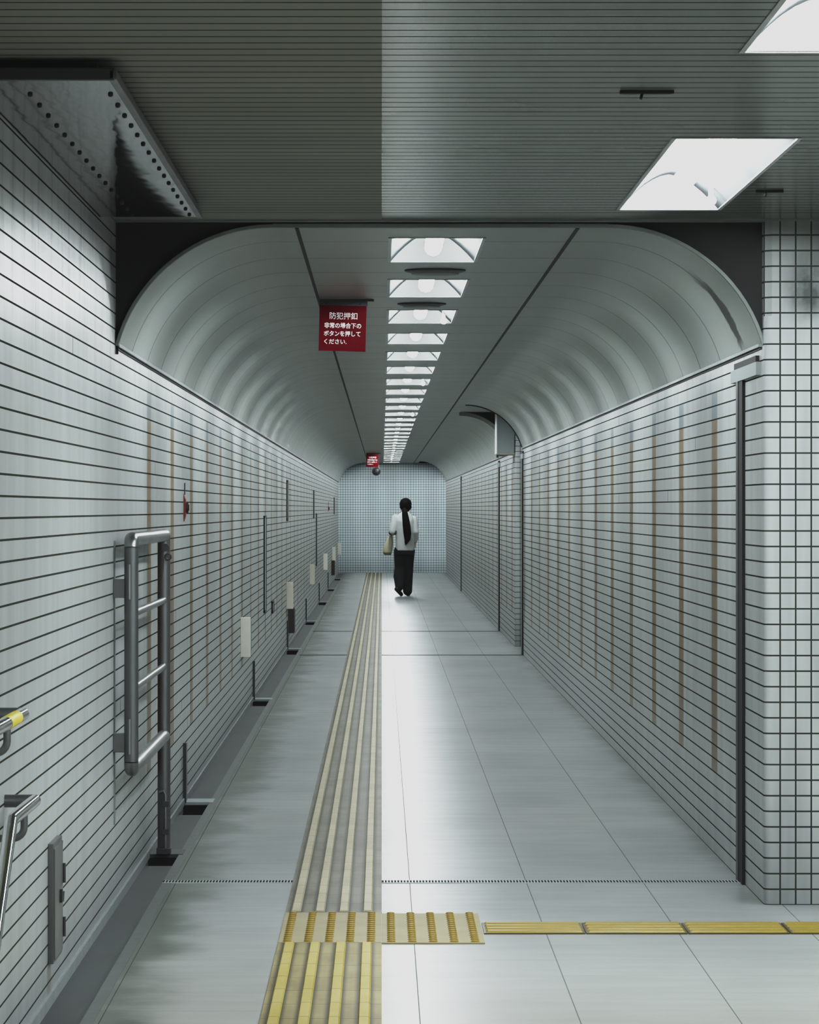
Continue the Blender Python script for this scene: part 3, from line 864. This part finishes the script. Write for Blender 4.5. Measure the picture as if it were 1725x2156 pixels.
# ------------------------------------------------------------------ person
def remeshed(mb, name, mat, parent, voxel, smooth=4):
    o = mb.build(name, mat, None, smooth=True)
    md = o.modifiers.new('r', 'REMESH'); md.mode = 'VOXEL'; md.voxel_size = voxel; md.use_smooth_shade = True
    ms = o.modifiers.new('s', 'SMOOTH'); ms.factor = .5; ms.iterations = smooth
    bpy.context.view_layer.update()
    dg = bpy.context.evaluated_depsgraph_get()
    me = bpy.data.meshes.new_from_object(o.evaluated_get(dg))
    o.modifiers.clear(); old = o.data; o.data = me; bpy.data.meshes.remove(old)
    for p in me.polygons: p.use_smooth = True
    if not len(me.materials): me.materials.append(mat)
    o.parent = parent
    return o
P = thing('person', (.371, 69.2, 0), 'person walking away in a pale long shirt and wide black trousers, long black ponytail', 'person')
hd = (.036, .015, 1.545)
b = MB()
b.ell((hd[0], hd[1], hd[2] + .02), .076, .092, .095)                         # cranium
b.capsule((hd[0], hd[1] + .02, hd[2] - .03), (hd[0] - .004, hd[1] + .045, hd[2] - .085), .062, .036)   # face / jaw
b.capsule((hd[0] - .01, hd[1] + .09, hd[2] + .01), (hd[0] - .011, hd[1] + .106, hd[2] - .022), .009, .012, 12)  # nose
for s_ in (-1, 1):
    b.ell((hd[0] + s_ * .078, hd[1] - .005, hd[2] - .01), .010, .018, .032, 14)   # ears
b.capsule((.024, -.012, 1.38), (.033, .0, 1.50), .052, .05)                  # neck
b.capsule((-.09, 0, 1.325), (.135, 0, 1.31), .055, .055)                       # shoulder girdle
b.capsule((-.045, 0, 1.27), (.085, 0, 1.27), .098, .098)
b.capsule((-.03, 0, 1.06), (.07, 0, 1.06), .09, .09)
b.capsule((.02, 0, 1.27), (.02, 0, 1.0), .11, .095)
b.capsule((-.03, 0, .88), (.07, 0, .88), .09, .09)
LS, LE, LW = (-.140, 0, 1.325), (-.190, -.05, 1.095), (-.165, .225, 1.105)
RS, RE, RW = (.175, 0, 1.305), (.212, -.03, 1.085), (.203, .07, .925)
for A, E, W_ in ((LS, LE, LW), (RS, RE, RW)):
    b.capsule(A, E, .047, .037); b.capsule(E, W_, .037, .026)
def hand(b, w, d, up, side):
    """palm, four unequal curled fingers and a thumb. d = pointing dir, up = back of hand, side = towards thumb"""
    w, d, up, side = Vector(w), Vector(d).normalized(), Vector(up).normalized(), Vector(side).normalized()
    for k in (-1, 0, 1):
        b.capsule(w + side * k * .016, w + d * .075 + side * k * .024, .015, .014, 12)
    for k, ln in enumerate((.062, .072, .068, .052)):
        base = w + d * .08 + side * (.033 - .022 * k)
        m1 = base + d * ln * .5 - up * ln * .12
        m2 = m1 + d * ln * .28 - up * ln * .30
        e = m2 + d * ln * .05 - up * ln * .30
        b.capsule(base, m1, .0085, .008, 10); b.capsule(m1, m2, .008, .0072, 10); b.capsule(m2, e, .0072, .0065, 10)
    t0 = w + d * .02 + side * .024
    t1 = t0 + d * .03 + side * .026 - up * .008
    t2 = t1 + d * .028 + side * .006 - up * .014
    b.capsule(t0, t1, .012, .010, 10); b.capsule(t1, t2, .010, .008, 10)
hand(b, LW, (.35, .9, .05), (0, -.05, 1), (1, -.35, 0))
hand(b, RW, (-.05, .35, -.9), (1, 0, 0), (0, 1, .35))
HLl, KL, AL_ = (-.050, 0, .86), (-.078, .03, .47), (-.085, -.17, .13)
HRr, KR, AR_ = (.105, 0, .86), (.090, .04, .47), (.072, .02, .085)
HRr = (.09, 0, .86)
for H_, K_, A_ in ((HLl, KL, AL_), (HRr, KR, AR_)):
    b.capsule(H_, K_, .085, .055); b.capsule(K_, A_, .055, .036)
b.capsule(AL_, (-.045, -.06, .035), .034, .026); b.capsule(AR_, (.082, .16, .03), .034, .026)
body = remeshed(b, 'body', M['skin'], P, .006, 3)
body['label'] = 'skin of face, neck and hands'
for s_ in (-1, 1):
    MB().ell((hd[0] + s_ * .030 - .004, hd[1] + .088, hd[2] + .012), .011, .008, .006, 12).build('eye', M['eye'], P, smooth=True)
MB().ell((hd[0] - .008, hd[1] + .078, hd[2] - .062), .020, .010, .006, 12).build('mouth', M['lip'], P, smooth=True)
# hair: cap with a low nape and a long ponytail
h = MB()
h.ell((hd[0] - .003, hd[1] - .018, hd[2] + .012), .104, .108, .108)
h.capsule((hd[0] - .035, hd[1] - .045, hd[2] - .04), (hd[0] - .03, hd[1] - .05, hd[2] - .075), .066, .045)
h.capsule((hd[0] + .035, hd[1] - .045, hd[2] - .04), (hd[0] + .025, hd[1] - .05, hd[2] - .075), .066, .045)
h.capsule((hd[0] - .085, hd[1] + .02, hd[2] - .03), (hd[0] - .092, hd[1] + .03, hd[2] - .062), .022, .008)
remeshed(h, 'hair', M['hair'], P, .009, 5)
h = MB()
pt = [(.015, -.105, 1.455, .042), (.020, -.150, 1.40, .050), (.035, -.165, 1.30, .060), (.050, -.165, 1.18, .068), (.062, -.160, 1.06, .066), (.064, -.155, .97, .052), (.045, -.150, .91, .030), (.030, -.148, .865, .008)]
for p_, q_ in zip(pt[:-1], pt[1:]): h.capsule(p_[:3], q_[:3], p_[3], q_[3])
o = remeshed(h, 'ponytail', M['hair'], P, .009, 5)
MB().tube([(.016 + .045 * math.cos(2 * PI * k / 20), -.122, 1.442 + .030 * math.sin(2 * PI * k / 20)) for k in range(21)], .008, 8, cap=False).build('hair_tie', M['rivet'], P, smooth=True)
# shirt: loose body with a straight hem, sleeves
def loft(specs, seg=32):
    rg = []
    for z, cx, cy, rx, ry in specs:
        rg.append([(cx + rx * abs(math.cos(2 * PI * k / seg)) ** .8 * (1 if math.cos(2 * PI * k / seg) >= 0 else -1),
                    cy + ry * abs(math.sin(2 * PI * k / seg)) ** .8 * (1 if math.sin(2 * PI * k / seg) >= 0 else -1), z) for k in range(seg)])
    return rg
s = MB()
s.rings(loft([(.772, .022, 0, .160, .128), (.85, .022, 0, .160, .13), (1.0, .022, 0, .155, .125), (1.15, .022, 0, .155, .122), (1.27, .020, 0, .165, .118), (1.32, .020, 0, .160, .105), (1.365, .022, -.003, .125, .09), (1.40, .025, -.006, .085, .075), (1.43, .028, -.006, .058, .06)]))
s.capsule(LS, LE, .060, .062); s.capsule(LE, (-.182, .0, 1.098), .058, .052)
s.capsule(RS, RE, .056, .052); s.capsule(RE, (.205, .05, .955), .052, .042)
remeshed(s, 'shirt', M['shirt'], P, .009, 4)
c = MB(); c.capsule((-.190, -.035, 1.085), (-.182, .02, 1.095), .060, .052); c.capsule((-.15, -.05, 1.08), (-.21, -.05, 1.075), .045, .045)
remeshed(c, 'rolled_cuff', M['cuff'], P, .009, 3)['label'] = 'dark grey rolled cuff at the left elbow'
c = MB(); c.rings(loft([(.79, .022, 0, .150, .120), (.74, .020, 0, .168, .128), (.70, .014, 0, .172, .128)]))
c.capsule((-.064, 0, .76), (-.062, .015, .48), .104, .094); c.capsule((-.062, .015, .48), (-.078, -.05, .33), .094, .096); c.capsule((-.078, -.05, .33), (-.075, -.165, .15), .094, .068)
c.capsule((.090, 0, .76), (.068, .02, .46), .104, .092); c.capsule((.068, .02, .46), (.066, .0, .088), .094, .080)
remeshed(c, 'trousers', M['trouser'], P, .010, 4)
for (a, t_, rr) in ((AL_, (-.040, -.055, .038), .040), (AR_, (.085, .17, .034), .038)):
    c = MB(); a = Vector(a)
    heel = a + Vector((0, -.03, -.045)) if a.z < .1 else a + Vector((-.035, -.045, .0))
    c.capsule(heel, t_, rr * .95, rr * .85); c.capsule(a + Vector((0, 0, .0)), heel, rr * .9, rr * .9)
    lowest = min(v[2] for v in c.v)
    c.v = [(v[0], v[1], max(v[2], .004) - .007) for v in c.v]
    remeshed(c, 'shoe', M['shoe'], P, .008, 2)
# tote bag hung over the left forearm
T = thing('tote_bag', (.371 - .247, 69.2 + .13, .69), 'cream canvas tote bag hanging from the person\'s left forearm', 'bag')
def bagring(z, cx, rx, ry, cy=0.0, n=28):
    return [(cx + rx * abs(math.cos(2 * PI * k / n)) ** .6 * (1 if math.cos(2 * PI * k / n) >= 0 else -1) * (1 + .05 * math.sin(5 * k + z * 30)),
             cy + ry * abs(math.sin(2 * PI * k / n)) ** .6 * (1 if math.sin(2 * PI * k / n) >= 0 else -1), z) for k in range(n)]
m_ = MB(); m_.rings([bagring(.045, -.030, .072, .06), bagring(.10, -.025, .082, .075), bagring(.16, -.012, .074, .08), bagring(.24, .010, .056, .08), bagring(.31, .022, .040, .075), bagring(.345, .026, .030, .07)])
m_.build('bag_body', M['canvas'], T, smooth=True)
m_ = MB(); m_.rings([bagring(.0, -.018, .040, .045), bagring(.012, -.022, .058, .055), bagring(.047, -.030, .0735, .062)])
m_.build('bag_bottom', M['canvas_lo'], T, smooth=True)
for yy in (-.055, .06):
    m_ = MB(); m_.tube([(.022, yy, .33), (.020, yy * .7, .40), (.030, yy * .55, .46), (.072, yy * .5, .482), (.116, yy * .55, .46), (.118, yy * .7, .40), (.05, yy, .33)], .008, 10)
    m_.build('handle', M['canvas'], T, smooth=True)

# ------------------------------------------------------------------ camera, world, look
cam = bpy.data.cameras.new('camera'); co = bpy.data.objects.new('camera', cam); COL.objects.link(co)
co.location = (0, 0, CAM_Z); co.rotation_euler = (PI / 2, 0, 0)
FPX = 8600.0
cam.sensor_fit = 'HORIZONTAL'; cam.sensor_width = 36.0; cam.lens = 36.0 * FPX / 1725.0
cam.shift_x = (862.5 - 804) / 1725.0
cam.shift_y = -(1078 - 1071) / 1725.0
cam.clip_start = .1; cam.clip_end = 300
scene.camera = co
wd = bpy.data.worlds.new('world'); wd.use_nodes = True
wd.node_tree.nodes['Background'].inputs[0].default_value = (.7, .85, .9, 1)
wd.node_tree.nodes['Background'].inputs[1].default_value = .0
scene.world = wd
vs = scene.view_settings
vs.view_transform = 'Standard'; vs.look = 'None'; vs.exposure = 0.0; vs.gamma = 0.84
# photographic tone curve: faded blacks, soft shoulder
vs.use_curve_mapping = True
cm = vs.curve_mapping; cm.use_clip = False; cm.extend = 'HORIZONTAL'
cv = cm.curves[3]
pts = [(0.0, .008), (.10, .115), (.30, .375), (.60, .66), (1.2, .82), (2.6, .91), (6.0, .96)]
cv.points[0].location = pts[0]; cv.points[1].location = pts[-1]
for p_ in pts[1:-1]: cv.points.new(*p_)
cm.update()
scene.cycles.max_bounces = 4; scene.cycles.diffuse_bounces = 2; scene.cycles.glossy_bounces = 3
scene.cycles.use_light_tree = False; scene.cycles.use_adaptive_sampling = True; scene.cycles.adaptive_threshold = .06
scene.cycles.sample_clamp_indirect = 6.0
scene.cycles.caustics_reflective = False; scene.cycles.caustics_refractive = False
